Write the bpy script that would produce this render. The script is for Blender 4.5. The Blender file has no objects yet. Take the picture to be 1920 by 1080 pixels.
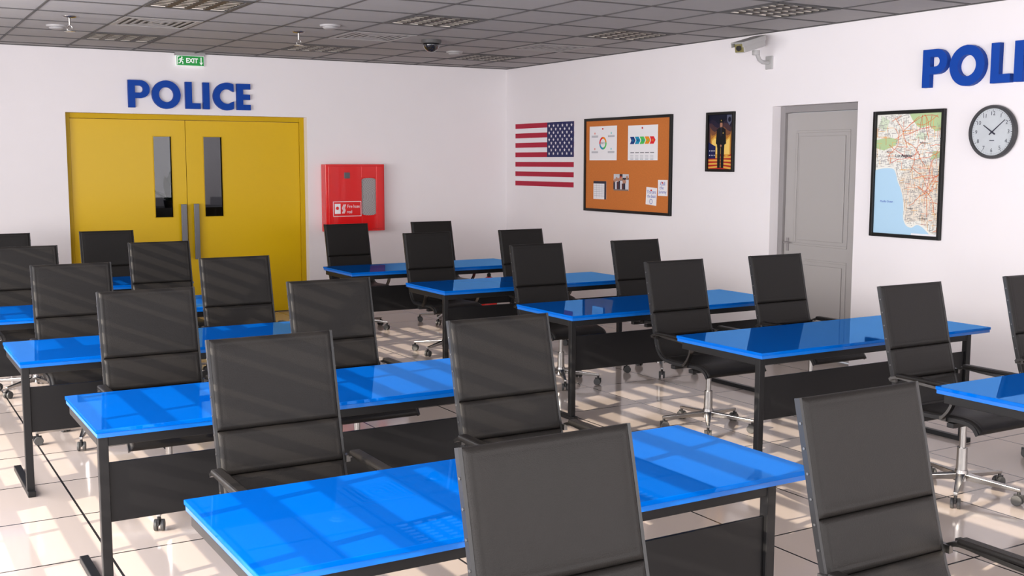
import bpy, math, random
from mathutils import Vector, Matrix, Euler
random.seed(4)
SC=bpy.context.scene
COL=SC.collection
PI=math.pi
# ------------------------------------------------------------------ camera
FPX=2082.9; PIT=math.radians(6.483); YAW=math.radians(30.617); ROL=math.radians(.083); CH=1.75
YB=12.405; XR=7.26; ZC=2.92
F=Vector((math.sin(YAW)*math.cos(PIT),math.cos(YAW)*math.cos(PIT),-math.sin(PIT)))
R0=Vector((math.cos(YAW),-math.sin(YAW),0)); U0=R0.cross(F)
RR=R0*math.cos(ROL)+U0*math.sin(ROL); UU=-R0*math.sin(ROL)+U0*math.cos(ROL)
cd=bpy.data.cameras.new('camera'); cam=bpy.data.objects.new('camera',cd); COL.objects.link(cam)
m=Matrix.Identity(4)
for i in range(3):
    m[i][0]=RR[i]; m[i][1]=UU[i]; m[i][2]=-F[i]
m[2][3]=CH
cam.matrix_world=m; cd.sensor_width=36; cd.lens=FPX/1920*36; cd.clip_start=.05; cd.clip_end=200
SC.camera=cam
SC.view_settings.view_transform='Standard'
def ray(x,y): return F*FPX+RR*(x-960)+UU*(540-y)
def onY(x,y,Y=YB):
    d=ray(x,y); t=Y/d[1]; return (d[0]*t,CH+d[2]*t)
def onX(x,y,X=XR):
    d=ray(x,y); t=X/d[0]; return (d[1]*t,CH+d[2]*t)
# ------------------------------------------------------------------ materials
MATS={}
def mat(name,col,rough=.5,metal=0,coat=0,bump=0,bscale=60,emit=0,var=0,vscale=4,spec=.5,coat_rough=.03):
    if name in MATS: return MATS[name]
    M=bpy.data.materials.new(name); M.use_nodes=True; nt=M.node_tree; b=nt.nodes['Principled BSDF']
    b.inputs['Base Color'].default_value=(*col,1); b.inputs['Roughness'].default_value=rough
    b.inputs['Metallic'].default_value=metal; b.inputs['Coat Weight'].default_value=coat
    b.inputs['Coat Roughness'].default_value=coat_rough
    b.inputs['Specular IOR Level'].default_value=spec
    if emit:
        b.inputs['Emission Color'].default_value=(*col,1); b.inputs['Emission Strength'].default_value=emit
    tc=nt.nodes.new('ShaderNodeTexCoord')
    if var:
        n=nt.nodes.new('ShaderNodeTexNoise'); n.inputs['Scale'].default_value=vscale; n.inputs['Detail'].default_value=4
        nt.links.new(tc.outputs['Object'],n.inputs['Vector'])
        mx=nt.nodes.new('ShaderNodeMix'); mx.data_type='RGBA'
        mx.inputs[6].default_value=(*[c*(1-var) for c in col],1); mx.inputs[7].default_value=(*[min(1,c*(1+var)) for c in col],1)
        nt.links.new(n.outputs['Fac'],mx.inputs[0]); nt.links.new(mx.outputs[2],b.inputs['Base Color'])
    if bump:
        n=nt.nodes.new('ShaderNodeTexNoise'); n.inputs['Scale'].default_value=bscale; n.inputs['Detail'].default_value=3
        nt.links.new(tc.outputs['Object'],n.inputs['Vector'])
        bp=nt.nodes.new('ShaderNodeBump'); bp.inputs['Strength'].default_value=bump; bp.inputs['Distance'].default_value=.004
        nt.links.new(n.outputs['Fac'],bp.inputs['Height']); nt.links.new(bp.outputs['Normal'],b.inputs['Normal'])
    MATS[name]=M; return M
def srgb(r,g,b):
    f=lambda c:(c/255/12.92 if c/255<=.04045 else ((c/255+.055)/1.055)**2.4)
    return (f(r),f(g),f(b))
def flat(name,r,g,b,rough=.6): return mat(name,srgb(r,g,b),rough,spec=.3)
M_wall=mat('white painted plaster',(.87,.835,.85),.7,bump=.05,bscale=90,spec=.2,var=.012)
M_tile=mat('ceiling tile grey',(.37,.355,.35),.9,bump=.3,bscale=260,var=.05,vscale=9)
M_bar=mat('ceiling grid dark grey',(.075,.072,.072),.6)
M_leather=mat('black leather',(.0135,.0122,.0115),.44,bump=.28,bscale=330,var=.1,vscale=30,spec=.2)
M_rail=mat('dark chair rail metal',(.02,.02,.021),.4,metal=.2)
M_screw=mat('rail screw metal',(.16,.16,.16),.45,metal=.8)
M_chrome=mat('brushed aluminium',(.40,.39,.38),.25,metal=1)
M_arm=mat('dark arm metal',(.16,.155,.15),.3,metal=1)
M_black=mat('black powder coated metal',(.010,.010,.011),.42,spec=.3)
M_panel=mat('black modesty panel',(.010,.010,.011),.4,spec=.25)
def blue_mat():
    M=bpy.data.materials.new('glossy blue laminate'); M.use_nodes=True; nt=M.node_tree; nt.nodes.clear()
    o=nt.nodes.new('ShaderNodeOutputMaterial'); d=nt.nodes.new('ShaderNodeBsdfDiffuse'); d.inputs[0].default_value=(0,.125,.60,1)
    g=nt.nodes.new('ShaderNodeBsdfGlossy'); g.inputs[0].default_value=(.18,.52,1,1); g.inputs['Roughness'].default_value=.012
    fr=nt.nodes.new('ShaderNodeFresnel'); fr.inputs[0].default_value=1.62; mx=nt.nodes.new('ShaderNodeMixShader')
    nt.links.new(fr.outputs[0],mx.inputs[0]); nt.links.new(d.outputs[0],mx.inputs[1]); nt.links.new(g.outputs[0],mx.inputs[2]); nt.links.new(mx.outputs[0],o.inputs[0]); return M
M_blue=blue_mat()
M_blueedge=mat('blue table edge',(.003,.15,.60),.3,coat=.2)
M_rubber=mat('grey castor rubber',(.06,.06,.06),.5)
M_yellow=mat('yellow door paint',(.71,.455,.002),.38,coat=.1,coat_rough=.12,spec=.25)
M_yellow2=mat('yellow frame paint',(.58,.37,.002),.4,spec=.2)
M_handle=mat('dark grey metal handle',(.13,.13,.14),.3,metal=.6)
M_gdoor=mat('grey door paint',srgb(172,168,166),.4,bump=.02,bscale=30,spec=.3)
M_gframe=mat('grey door frame paint',srgb(146,142,142),.4,spec=.3)
M_red=mat('red gloss paint',(.76,.0008,.0015),.25,coat=.4)
M_letter=mat('blue letter plastic',(.0015,.055,.36),.5,spec=.2)
M_frame=mat('black picture frame',(.008,.008,.008),.4,spec=.3)
M_white=flat('white paper',244,243,246)
M_ink=flat('dark ink',50,52,66)
# floor
def floor_mat():
    M=bpy.data.materials.new('polished floor tiles'); M.use_nodes=True; nt=M.node_tree; b=nt.nodes['Principled BSDF']
    tc=nt.nodes.new('ShaderNodeTexCoord'); mp=nt.nodes.new('ShaderNodeMapping'); mp.inputs['Location'].default_value=(-.9,-.42,0)
    nt.links.new(tc.outputs['Object'],mp.inputs['Vector'])
    br=nt.nodes.new('ShaderNodeTexBrick'); br.offset=0; br.squash=1
    br.inputs['Scale'].default_value=1; br.inputs['Mortar Size'].default_value=.0055; br.inputs['Brick Width'].default_value=.662; br.inputs['Row Height'].default_value=.662
    br.inputs['Mortar Smooth'].default_value=.0
    br.inputs['Color1'].default_value=(.56,.475,.42,1); br.inputs['Color2'].default_value=(.58,.495,.44,1); br.inputs['Mortar'].default_value=(.02,.02,.022,1)
    nt.links.new(mp.outputs[0],br.inputs['Vector']); nt.links.new(br.outputs['Color'],b.inputs['Base Color'])
    b.inputs['Specular IOR Level'].default_value=.65
    n=nt.nodes.new('ShaderNodeTexNoise'); n.inputs['Scale'].default_value=3; nt.links.new(tc.outputs['Object'],n.inputs['Vector'])
    rg=nt.nodes.new('ShaderNodeMapRange'); rg.inputs[3].default_value=.05; rg.inputs[4].default_value=.14
    nt.links.new(n.outputs['Fac'],rg.inputs[0]); nt.links.new(rg.outputs[0],b.inputs['Roughness'])
    return M
M_floor=floor_mat()
def glass_mat():
    M=bpy.data.materials.new('door window glass'); M.use_nodes=True; nt=M.node_tree; nt.nodes.clear()
    o=nt.nodes.new('ShaderNodeOutputMaterial'); t=nt.nodes.new('ShaderNodeBsdfTransparent'); t.inputs[0].default_value=(.85,.85,.88,1)
    g=nt.nodes.new('ShaderNodeBsdfGlossy'); g.inputs['Roughness'].default_value=.02; mx=nt.nodes.new('ShaderNodeMixShader'); mx.inputs[0].default_value=.02
    nt.links.new(t.outputs[0],mx.inputs[1]); nt.links.new(g.outputs[0],mx.inputs[2]); nt.links.new(mx.outputs[0],o.inputs[0]); return M
M_glass=glass_mat()
# ------------------------------------------------------------------ mesh builder
class MB:
    def __init__(s): s.v=[]; s.f=[]; s.mi=[]; s.mats=[]
    def slot(s,m):
        if m is None: return 0
        if m not in s.mats: s.mats.append(m)
        return s.mats.index(m)
    def add(s,vs,fs,m=None,mx=None):
        k=len(s.v); i=s.slot(m)
        for p in vs:
            p=Vector(p); s.v.append(mx@p if mx else p)
        for f in fs: s.f.append([k+j for j in f]); s.mi.append(i)
        return s
    def box(s,x0,x1,y0,y1,z0,z1,m=None,mx=None):
        vs=[(x,y,z) for x in (x0,x1) for y in (y0,y1) for z in (z0,z1)]
        return s.add(vs,[(0,1,3,2),(4,6,7,5),(0,4,5,1),(2,3,7,6),(0,2,6,4),(1,5,7,3)],m,mx)
    def cyl(s,p0,p1,r0,r1=None,n=16,m=None,cap=True):
        r1=r0 if r1 is None else r1; p0=Vector(p0);p1=Vector(p1); d=(p1-p0).normalized()
        a=d.orthogonal().normalized(); b=d.cross(a); vs=[]
        for p,r in ((p0,r0),(p1,r1)):
            for i in range(n):
                t=2*PI*i/n; vs.append(p+(a*math.cos(t)+b*math.sin(t))*r)
        fs=[(i,(i+1)%n,n+(i+1)%n,n+i) for i in range(n)]
        if cap: fs+= [tuple(range(n))[::-1],tuple(range(n,2*n))]
        return s.add(vs,fs,m)
    def tube(s,pts,r,n=10,m=None):
        pts=[Vector(p) for p in pts]; vs=[];prev=None
        for i,p in enumerate(pts):
            d=(pts[min(i+1,len(pts)-1)]-pts[max(i-1,0)]).normalized()
            a=d.orthogonal().normalized() if prev is None else (prev-d*prev.dot(d)).normalized(); prev=a; b=d.cross(a)
            rr=r[i] if isinstance(r,(list,tuple)) else r
            for k in range(n):
                t=2*PI*k/n; vs.append(p+(a*math.cos(t)+b*math.sin(t))*rr)
        fs=[(i*n+k,i*n+(k+1)%n,(i+1)*n+(k+1)%n,(i+1)*n+k) for i in range(len(pts)-1) for k in range(n)]
        fs+=[tuple(range(n))[::-1],tuple((len(pts)-1)*n+k for k in range(n))]
        return s.add(vs,fs,m)
    def lathe(s,prof,n=24,m=None,c=(0,0,0),mx=None):
        vs=[];
        for r,z in prof:
            for k in range(n): t=2*PI*k/n; vs.append((c[0]+r*math.cos(t),c[1]+r*math.sin(t),c[2]+z))
        fs=[(i*n+k,i*n+(k+1)%n,(i+1)*n+(k+1)%n,(i+1)*n+k) for i in range(len(prof)-1) for k in range(n)]
        fs+=[tuple(range(n))[::-1],tuple((len(prof)-1)*n+k for k in range(n))]
        return s.add(vs,fs,m,mx)
    def poly(s,pts,c,m=None):   # flat polygon at height c
        return s.add([(a,b,c) for a,b in pts],[tuple(range(len(pts)))],m)
    def rect(s,a0,a1,b0,b1,c,m=None): return s.poly([(a0,b0),(a1,b0),(a1,b1),(a0,b1)],c,m)
    def disc(s,a,b,ra,rb,c,m=None,n=24): return s.poly([(a+ra*math.cos(2*PI*i/n),b+rb*math.sin(2*PI*i/n)) for i in range(n)],c,m)
    def line(s,pts,w,c,m=None):
        for (a0,b0),(a1,b1) in zip(pts,pts[1:]):
            dx,dy=a1-a0,b1-b0; l=math.hypot(dx,dy) or 1; nx,ny=-dy/l*w/2,dx/l*w/2
            s.poly([(a0+nx,b0+ny),(a0-nx,b0-ny),(a1-nx,b1-ny),(a1+nx,b1+ny)],c,m)
        return s
    def build(s,name,m=None,parent=None,smooth=False,bevel=0,loc=None,weld=False):
        me=bpy.data.meshes.new(name)
        if s.mats: ms=s.mats
        else: ms=[m]
        me.from_pydata([tuple(v) for v in s.v],[],s.f)
        for x in ms: me.materials.append(x)
        if s.mats:
            for p,i in zip(me.polygons,s.mi): p.material_index=i
        import bmesh
        bm=bmesh.new(); bm.from_mesh(me)
        if weld: bmesh.ops.remove_doubles(bm,verts=bm.verts,dist=1e-5)
        if not getattr(s,'flatart',False): bmesh.ops.recalc_face_normals(bm,faces=bm.faces)
        bm.to_mesh(me); bm.free()
        if smooth:
            for p in me.polygons: p.use_smooth=True
            if smooth!='all': me.set_sharp_from_angle(angle=math.radians(40))
        o=bpy.data.objects.new(name,me); COL.objects.link(o)
        if bevel:
            b=o.modifiers.new('bevel','BEVEL'); b.width=bevel; b.segments=2; b.limit_method='ANGLE'; b.angle_limit=math.radians(40)
        if parent: o.parent=parent
        if loc: o.location=loc
        return o
def art(): b=MB(); b.flatart=True; return b
def tag(o,label=None,cat=None,group=None,kind=None):
    if label: o['label']=label
    if cat: o['category']=cat
    if group: o['group']=group
    if kind: o['kind']=kind
    return o
def empty(name,loc,rot=(0,0,0),label=None,cat=None,group=None,kind=None):
    o=bpy.data.objects.new(name,None); COL.objects.link(o); o.location=loc; o.rotation_euler=rot; o.empty_display_size=.1
    return tag(o,label,cat,group,kind)
def copy_tree(o,parent=None):
    c=o.copy(); COL.objects.link(c); c.parent=parent
    for ch in list(o.children): copy_tree(ch,c)
    return c
RB=(PI/2,0,0); RRT=(PI/2,0,-PI/2)
def back(name,x,z,*a,out=0,**k): return empty(name,(x,YB-out,z),RB,*a,**k)
def right(name,y,z,*a,out=0,**k): return empty(name,(XR-out,y,z),RRT,*a,**k)
def curve_mesh(name,splines,ext,m,parent,loc=(0,0,0),bev=0):
    cu=bpy.data.curves.new('tmp','CURVE'); cu.dimensions='2D'; cu.fill_mode='BOTH'; cu.extrude=ext/2; cu.bevel_depth=bev
    for pts in splines:
        s=cu.splines.new('POLY'); s.points.add(len(pts)-1)
        for i,(a,b) in enumerate(pts): s.points[i].co=(a,b,0,1)
        s.use_cyclic_u=True
    return curve_to(name,cu,m,parent,loc)
def curve_to(name,cu,m,parent,loc):
    t=bpy.data.objects.new('tmp',cu); COL.objects.link(t); bpy.context.view_layer.update()
    dg=bpy.context.evaluated_depsgraph_get(); me=bpy.data.meshes.new_from_object(t.evaluated_get(dg))
    bpy.data.objects.remove(t); bpy.data.curves.remove(cu)
    me.name=name; me.materials.clear(); me.materials.append(m)
    for p in me.polygons: p.material_index=0
    o=bpy.data.objects.new(name,me); COL.objects.link(o); o.parent=parent; o.location=loc; return o
def lettering(b,s,size,c,m,at,bold=0,rot=0,sx=1,align='CENTER'):   # adds the letters to a flat-art mesh
    cu=bpy.data.curves.new('tmp','FONT'); cu.body=s; cu.size=size; cu.align_x=align; cu.align_y='CENTER'; cu.offset=bold; cu.resolution_u=2
    t=bpy.data.objects.new('tmp',cu); COL.objects.link(t); bpy.context.view_layer.update()
    me=bpy.data.meshes.new_from_object(t.evaluated_get(bpy.context.evaluated_depsgraph_get()))
    cr,sr=math.cos(rot),math.sin(rot)
    vs=[(at[0]+(v.co.x*sx)*cr-v.co.y*sr,at[1]+(v.co.x*sx)*sr+v.co.y*cr,c) for v in me.vertices]
    b.add(vs,[tuple(p.vertices) for p in me.polygons],m)
    bpy.data.objects.remove(t); bpy.data.curves.remove(cu); bpy.data.meshes.remove(me)
# ------------------------------------------------------------------ room shell
XL=-1.2; YR=-2.6
tag(MB().box(XL-.2,XR+.2,YR-.2,YB+.2,-.1,0).build('floor',M_floor),kind='structure')
dx0,dzt=onY(122,211); dx1,_=onY(575,221); dzt=2.257
w=MB(); w.box(XL-.2,dx0,YB,YB+.2,0,3.3); w.box(dx1,XR+.2,YB,YB+.2,0,3.3); w.box(dx0,dx1,YB,YB+.2,dzt,3.3)
tag(w.build('wall_back',M_wall),kind='structure')
gy1,gz=onX(1449,198); gy0,_=onX(1609,190); gz=2.255
w=MB(); w.box(XR,XR+.2,YR-.2,gy0,0,3.3); w.box(XR,XR+.2,gy1,YB,0,3.3); w.box(XR,XR+.2,gy0,gy1,gz,3.3)
tag(w.build('wall_right',M_wall),kind='structure')
ZS=.35; ZW=2.75
w=MB(); w.box(XL-.2,XL,YR,YB,0,ZS); w.box(XL-.2,XL,YR,YB,ZW,3.3)
LW=((-2.2,1.4),(1.8,5.6),(6.0,9.4))
for a,b in ((YR,-2.2),(1.4,1.8),(5.6,6.0),(9.4,YB)): w.box(XL-.2,XL,a,b,ZS,ZW)
tag(w.build('wall_left',M_wall),kind='structure')
w=MB(); w.box(XL-.2,XR+.2,YR-.2,YR,0,.8); w.box(XL-.2,XR+.2,YR-.2,YR,2.85,3.3)
w.box(XL-.2,-.6,YR-.2,YR,.8,2.85); w.box(3.0,3.4,YR-.2,YR,.8,2.85); w.box(6.9,XR+.2,YR-.2,YR,.8,2.85)
tag(w.build('wall_rear',M_wall),kind='structure')
M_mull=mat('white window frame',(.5,.5,.5),.5)
n=1
for a,b in ((-.6,3.0),(3.4,6.9)):
    w=MB(); x=a
    while x<b+.01: w.box(x-.02,x+.02,YR-.12,YR-.06,.8,2.85); x+=.4
    for z in (.82,1.3,1.8,2.3,2.83): w.box(a,b,YR-.12,YR-.06,z-.02,z+.02)
    tag(w.build('window_%d'%n,M_mull),kind='structure'); n+=1
for a,b in LW:
    w=MB(); y=a; kk=0; st=(b-a)/8
    while y<b+.01: 
        t=.05 if kk%4==0 else .018
        w.box(XL-.12,XL-.10,y-t,y+t,ZS,ZW); y+=st; kk+=1
    z=ZS; kk=0
    while z<ZW+.01:
        t=.05 if kk%8==0 else .018
        w.box(XL-.12,XL-.10,a,b,z-t,z+t); z+=.1; kk+=1
    tag(w.build('window_%d'%n,M_mull),kind='structure'); n+=1
# ceiling
TM=.662; GX=4.29-TM/2; GY=8.52-TM/2
lights=[(2.3,8.52),(2.3,11.17),(4.29,8.52),(4.29,11.17),(6.28,8.52),(6.28,6.53),(6.28,11.17)]
vents=[(2.3,9.844),(4.29,9.844),(6.28,9.844)]
skip={(round((x-GX-TM/2)/TM),round((y-GY-TM/2)/TM)) for x,y in lights+vents}
w=MB(); i0=math.floor((XL-GX)/TM); i1=math.ceil((XR-GX)/TM); j0=math.floor((YR-GY)/TM); j1=math.ceil((YB-GY)/TM)
for i in range(i0,i1):
    for j in range(j0,j1):
        if (i,j) in skip: continue
        x0=max(XL,GX+i*TM);x1=min(XR,GX+(i+1)*TM);y0=max(YR,GY+j*TM);y1=min(YB,GY+(j+1)*TM)
        if x1-x0>.01 and y1-y0>.01: w.box(x0,x1,y0,y1,ZC+.004,ZC+.03)
tag(w.build('ceiling',M_tile),kind='structure')
w=MB()
for i in range(i0+1,i1): x=GX+i*TM; w.box(x-.009,x+.009,YR,YB,ZC-.002,ZC+.006)
for j in range(j0+1,j1): y=GY+j*TM; w.box(XL,XR,y-.011,y+.011,ZC-.002,ZC+.0055)
w.box(XR-.02,XR,YR,YB,ZC-.004,ZC+.006); w.box(XL,XR,YB-.02,YB,ZC-.004,ZC+.006)
tag(w.build('trim_1',M_bar),kind='structure')
tag(MB().box(XL-.2,XR+.2,YR-.2,YB+.2,3.3,3.4).build('ceiling_slab',M_bar),kind='structure')
# ceiling lights
M_refl=mat('louver reflector bounce glow',(.80,.74,.66),.4,spec=.5,emit=.14)  # lights are off; faint emission imitates floor light bounced into the cells
M_hous=mat('luminaire housing',(.03,.025,.02),.5)
M_flange=mat('louver dark edge',(.04,.03,.025),.5)
M_tube=mat('unlit fluorescent tube',(.75,.75,.72),.3)
hs=TM/2-.012
def make_light():
    r=empty('ceiling_light',(0,0,0))
    b=MB(); b.box(-hs,hs,-hs,hs,.10,.11)
    for s in (-1,1): b.box(s*hs-.006,s*hs+.006,-hs,hs,0,.11); b.box(-hs,hs,s*hs-.006,s*hs+.006,0,.11)
    b.build('housing',M_hous,r)
    b=MB()
    for s in (-1,1): b.box(s*(hs-.012)-.016,s*(hs-.012)+.016,-hs,hs,-.006,.002); b.box(-hs,hs,s*(hs-.012)-.016,s*(hs-.012)+.016,-.006,.0015)
    b.build('trim_frame',M_bar,r)
    b=MB(); q=hs-.03
    for k in range(1,4):
        x=-q+k*2*q/4; b.box(x-.022,x+.022,-q,q,-.003,.055)
    for k in range(1,7):
        y=-q+k*2*q/7; b.box(-q,q,y-.014,y+.014,-.002,.001)
    b.build('louver_grid',M_flange,r)
    V=[]
    for k in range(1,8):
        y=-q+k*2*q/7; V+=[(-q,y-.02,.05),(q,y-.02,.05),(-q,y-.003,.0012),(q,y-.003,.0012)]
    MB().add(V,[(2*i,2*i+1,2*i+3,2*i+2) for i in range(13)]).build('reflector',M_refl,r)
    for k in range(4):
        x=-q+(k+.5)*2*q/4; MB().cyl((x,-q,.075),(x,q,.075),.013,n=10).build('tube',M_tube,r,smooth=True)
    return r
L0=make_light()
lab=['louvred ceiling light cut off by the top edge at left, above the exit sign','louvred ceiling light at far left near the back wall, beside a round detector',
'largest fully visible louvred ceiling light left of the dome camera','louvred ceiling light by the back wall, just below the middle sprinkler','louvred ceiling light between the right vent and the rightmost light',
'rightmost louvred ceiling light, above the wall camera','louvred ceiling light nearest the corner of the two white walls']
for k,(x,y) in enumerate(lights):
    o=L0 if k==0 else copy_tree(L0); o.location=(x,y,ZC); tag(o,lab[k],'ceiling light','louvred ceiling lights')
M_vent=mat('grey vent metal',(.34,.325,.32),.5)
M_vdark=mat('vent slot shadow grey',(.02,.019,.019),.7)
def make_vent():
    r=empty('ceiling_vent',(0,0,0))
    MB().box(-hs,hs,-hs,hs,-.001,.035).build('backing',M_vdark,r)
    b=MB()
    for s in (-1,1): b.box(s*(hs-.022)-.022,s*(hs-.022)+.022,-hs,hs,-.006,.0); b.box(-hs,hs,s*(hs-.022)-.022,s*(hs-.022)+.022,-.0062,.0)
    b.build('vent_frame',M_vent,r)
    for k in range(4):
        q=.24-k*.06; b=MB(); wd=.024
        b.box(-q,q,-q,-q+wd,-.004,-.0005); b.box(-q,q,q-wd,q,-.004,-.0005); b.box(-q,-q+wd,-q,q,-.0041,-.0005); b.box(q-wd,q,-q,q,-.0041,-.0005)
        b.build('louver_ring',M_vent,r)
    return r
V0=make_vent()
for k,(x,y) in enumerate(vents):
    o=V0 if k==0 else copy_tree(V0); o.location=(x,y,ZC)
    tag(o,['square air vent in the ceiling at left, above the exit sign','square air vent in the middle of the ceiling, left of the dome camera','square air vent at right, above the flag and cork board'][k],'vent','square ceiling vents')
def sprinkler(x,y,label):
    r=empty('fire_sprinkler',(x,y,ZC+.005),label=label,cat='sprinkler',group='ceiling sprinklers')
    MB().lathe([(.004,-.018),(.02,-.018),(.05,-.012),(.06,0),(.06,.012),(.004,.012)]).build('escutcheon',M_chrome,r,smooth=True)
    MB().cyl((0,0,-.01),(0,0,-.075),.012,.009,12).build('pipe',M_chrome,r,smooth=True)
    b=MB(); b.tube([(-.005,0,-.07),(-.02,0,-.085),(-.018,0,-.11),(0,0,-.12)],.004,8); b.tube([(.005,0,-.07),(.02,0,-.085),(.018,0,-.11),(0,0,-.12)],.004,8); b.lathe([(.003,-.118),(.045,-.12),(.045,-.125),(.003,-.128)],16)
    b.build('deflector',M_chrome,r,smooth=True)
sprinkler(1.6,9.8,'metal fire sprinkler hanging from the ceiling at far left of the photo')
sprinkler(3.57,9.85,'metal fire sprinkler hanging near the middle of the ceiling, above the back wall')
M_det=mat('off white detector plastic',(.36,.35,.35),.5)
def detector(x,y,label):
    r=empty('smoke_detector',(x,y,ZC+.005),label=label,cat='smoke detector',group='round smoke detectors')
    MB().lathe([(.01,-.035),(.05,-.035),(.062,-.028),(.066,-.018)],28).build('cover',M_det,r,smooth=True)
    MB().lathe([(.01,-.018),(.085,-.017),(.09,-.006),(.09,0),(.01,0)],28).build('base',M_det,r,smooth=True)
detector(1.61,10.5,'round smoke detector on the ceiling at far left, beside the hanging sprinkler')
detector(3.64,9.25,'round smoke detector left of the middle ceiling light')
detector(5.64,10.75,'small round smoke detector just right of the black dome camera')
r=empty('dome_camera',(4.92,9.86,ZC+.005),label='black dome security camera on the ceiling',cat='security camera')
MB().lathe([(.01,-.035),(.092,-.035),(.098,-.02),(.098,0),(.01,0)],28).build('mounting_ring',M_bar,r,smooth=True)
M_dome=mat('dark dome plastic',(.01,.01,.012),.08,coat=1)
MB().lathe([(.082*math.cos(t*PI/16),-.035-.085*math.sin(t*PI/16)) for t in range(8)]+[(.002,-.12)],28).build('dome',M_dome,r,smooth='all')
# ------------------------------------------------------------------ yellow double door (door_1)
yf=YB+.1
D=empty('door_1',((dx0+dx1)/2,yf,0),kind='structure')
W2=(dx1-dx0)/2
b=MB(); fw=.055
b.box(-W2,-W2+fw,0,.09,0,dzt); b.box(W2-fw,W2,0,.09,0,dzt); b.box(-W2+fw,W2-fw,0,.09,dzt-fw,dzt)
b.build('door_frame',M_yellow2,D,bevel=.003)
cx=(dx0+dx1)/2
def rel(px,py,Y=YB+.12):
    X,z=onY(px,py,Y); return X-cx,z
mid,_=rel(352,400); ZT=dzt-fw-.004
def leaf(x0,x1,win,hx):
    wx0,wz1=rel(win[0],win[1]); wx1,wz0=rel(win[2],win[3])
    b=MB(); y0,y1=.02,.07
    b.box(x0,wx0,y0,y1,.01,ZT); b.box(wx1,x1,y0,y1,.01,ZT); b.box(wx0,wx1,y0,y1,.01,wz0); b.box(wx0,wx1,y0,y1,wz1,ZT)
    o=b.build('door_leaf',M_yellow,D)
    MB().box(wx0,wx1,.042,.048,wz0,wz1).build('pane',M_glass,o)
    g=MB(); t=.008
    g.box(wx0-t,wx0,.014,.07,wz0-t,wz1+t); g.box(wx1,wx1+t,.014,.07,wz0-t,wz1+t); g.box(wx0,wx1,.014,.07,wz0-t,wz0); g.box(wx0,wx1,.014,.07,wz1,wz1+t)
    g.build('window_bead',M_yellow2,o)
    h0,hz1=rel(hx[0],hx[1],YB+.04); h1,hz0=rel(hx[2],hx[3],YB+.04)
    g=MB(); g.box(h0,h1,-.055,-.035,hz0,hz1)
    for z in (hz0+.08,hz1-.08): g.cyl(((h0+h1)/2,-.035,z),((h0+h1)/2,.02,z),.012,n=10)
    g.build('pull_handle',M_handle,o,bevel=.003)
leaf(-W2+fw+.003,mid-.003,(287,256,325,407),(340,383,354,483))
leaf(mid+.003,W2-fw-.003,(381,257,419,405),(364,382,377,486))
# hall beyond the door
w=MB(); w.box(.8,6.2,16.2,16.3,0,3); w.box(.7,.8,YB+.2,16.2,0,3); w.box(6.2,6.3,YB+.2,16.2,0,3)
M_hall=mat('grey hall wall',(.26,.25,.265),.8)
tag(w.build('wall_hall',M_hall),kind='structure')
tag(MB().box(.7,6.3,YB+.2,16.3,-.1,0).build('floor_hall',M_hall),kind='structure')
tag(MB().box(.7,6.3,YB+.2,16.3,2.95,3.05).build('ceiling_hall',M_hall),kind='structure')
px_,pz_=onY(311,388,14.2)
M_dark=mat('dark counter laminate',(.012,.012,.015),.4)
b=MB(); b.box(-1.2,1.6,-.3,.3,0,pz_-.04); b.box(-1.25,1.65,-.34,.34,pz_-.04,pz_)
o=b.build('hall_counter',M_dark,loc=(px_,14.2,0)); tag(o,'dark low counter in the hall, seen through the yellow door windows','counter')
r=empty('potted_plant',(px_,14.0,pz_),label='dark leafy potted plant seen through the left window of the yellow door',cat='plant')
MB().lathe([(.01,0),(.06,0),(.075,.09),(.065,.09),(.06,.08),(.01,.08)],20).build('pot',M_dark,r,smooth=True)
M_leaf=mat('dark green leaf',(.010,.04,.018),.35)
for k in range(18):
    a=k*2.4; L=.26+.12*random.random(); up=.45+.75*random.random(); b=MB(); vs=[]
    for i in range(7):
        t=i/6; rr=L*t*math.cos(up*(1-.3*t)); zz=.06+L*math.sin(up)*t*1.2-.12*t*t*(1-up); wd=.045*math.sin(PI*min(1,t*.93+.05))
        for s in (-1,0,1): vs.append((rr*math.cos(a)-s*wd*math.sin(a),rr*math.sin(a)+s*wd*math.cos(a),zz+.01*abs(s)))
    b.add(vs,[(i*3+s,i*3+s+1,i*3+s+4,i*3+s+3) for i in range(6) for s in (0,1)]); b.build('leaf',M_leaf,r,smooth='all')
# ------------------------------------------------------------------ grey door (door_2)
D=empty('door_2',(XR+.1,(gy0+gy1)/2,0),(0,0,0),kind='structure')
hw=(gy1-gy0)/2; fw=.06
b=MB(); b.box(0,.09,-hw,-hw+fw,0,gz); b.box(0,.09,hw-fw,hw,0,gz); b.box(0,.09,-hw+fw,hw-fw,gz-fw,gz); b.build('door_frame',M_gframe,D,bevel=.004)
b=MB(); ZT=gz-fw-.004; y0,y1=-hw+fw+.003,hw-fw-.003
b.box(.03,.07,y0,y1,.01,ZT)
o=b.build('door_leaf',M_gdoor,D)
def panel(z0,z1,a0,a1):
    g=MB()
    for (p0,p1,q0,q1) in ((a0,a1,z0,z0+.02),(a0,a1,z1-.02,z1),(a0,a0+.02,z0+.02,z1-.02),(a1-.02,a1,z0+.02,z1-.02)): g.box(.022,.03,p0,p1,q0,q1)
    g.box(.018,.03,a0+.05,a1-.05,z0+.05,z1-.05)
    g.build('raised_panel',M_gdoor,o,bevel=.006)
panel(1.0,ZT-.16,y0+.12,y1-.12); panel(.15,.88,y0+.12,y1-.12)
g=MB(); g.box(.02,.03,y1-.06,y1-.03,.94,1.06); g.cyl((.02,y1-.045,1.02),(-.02,y1-.045,1.02),.009,n=10); g.cyl((-.02,y1-.045,1.02),(-.02,y1-.10,1.02),.008,n=10)
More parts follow.
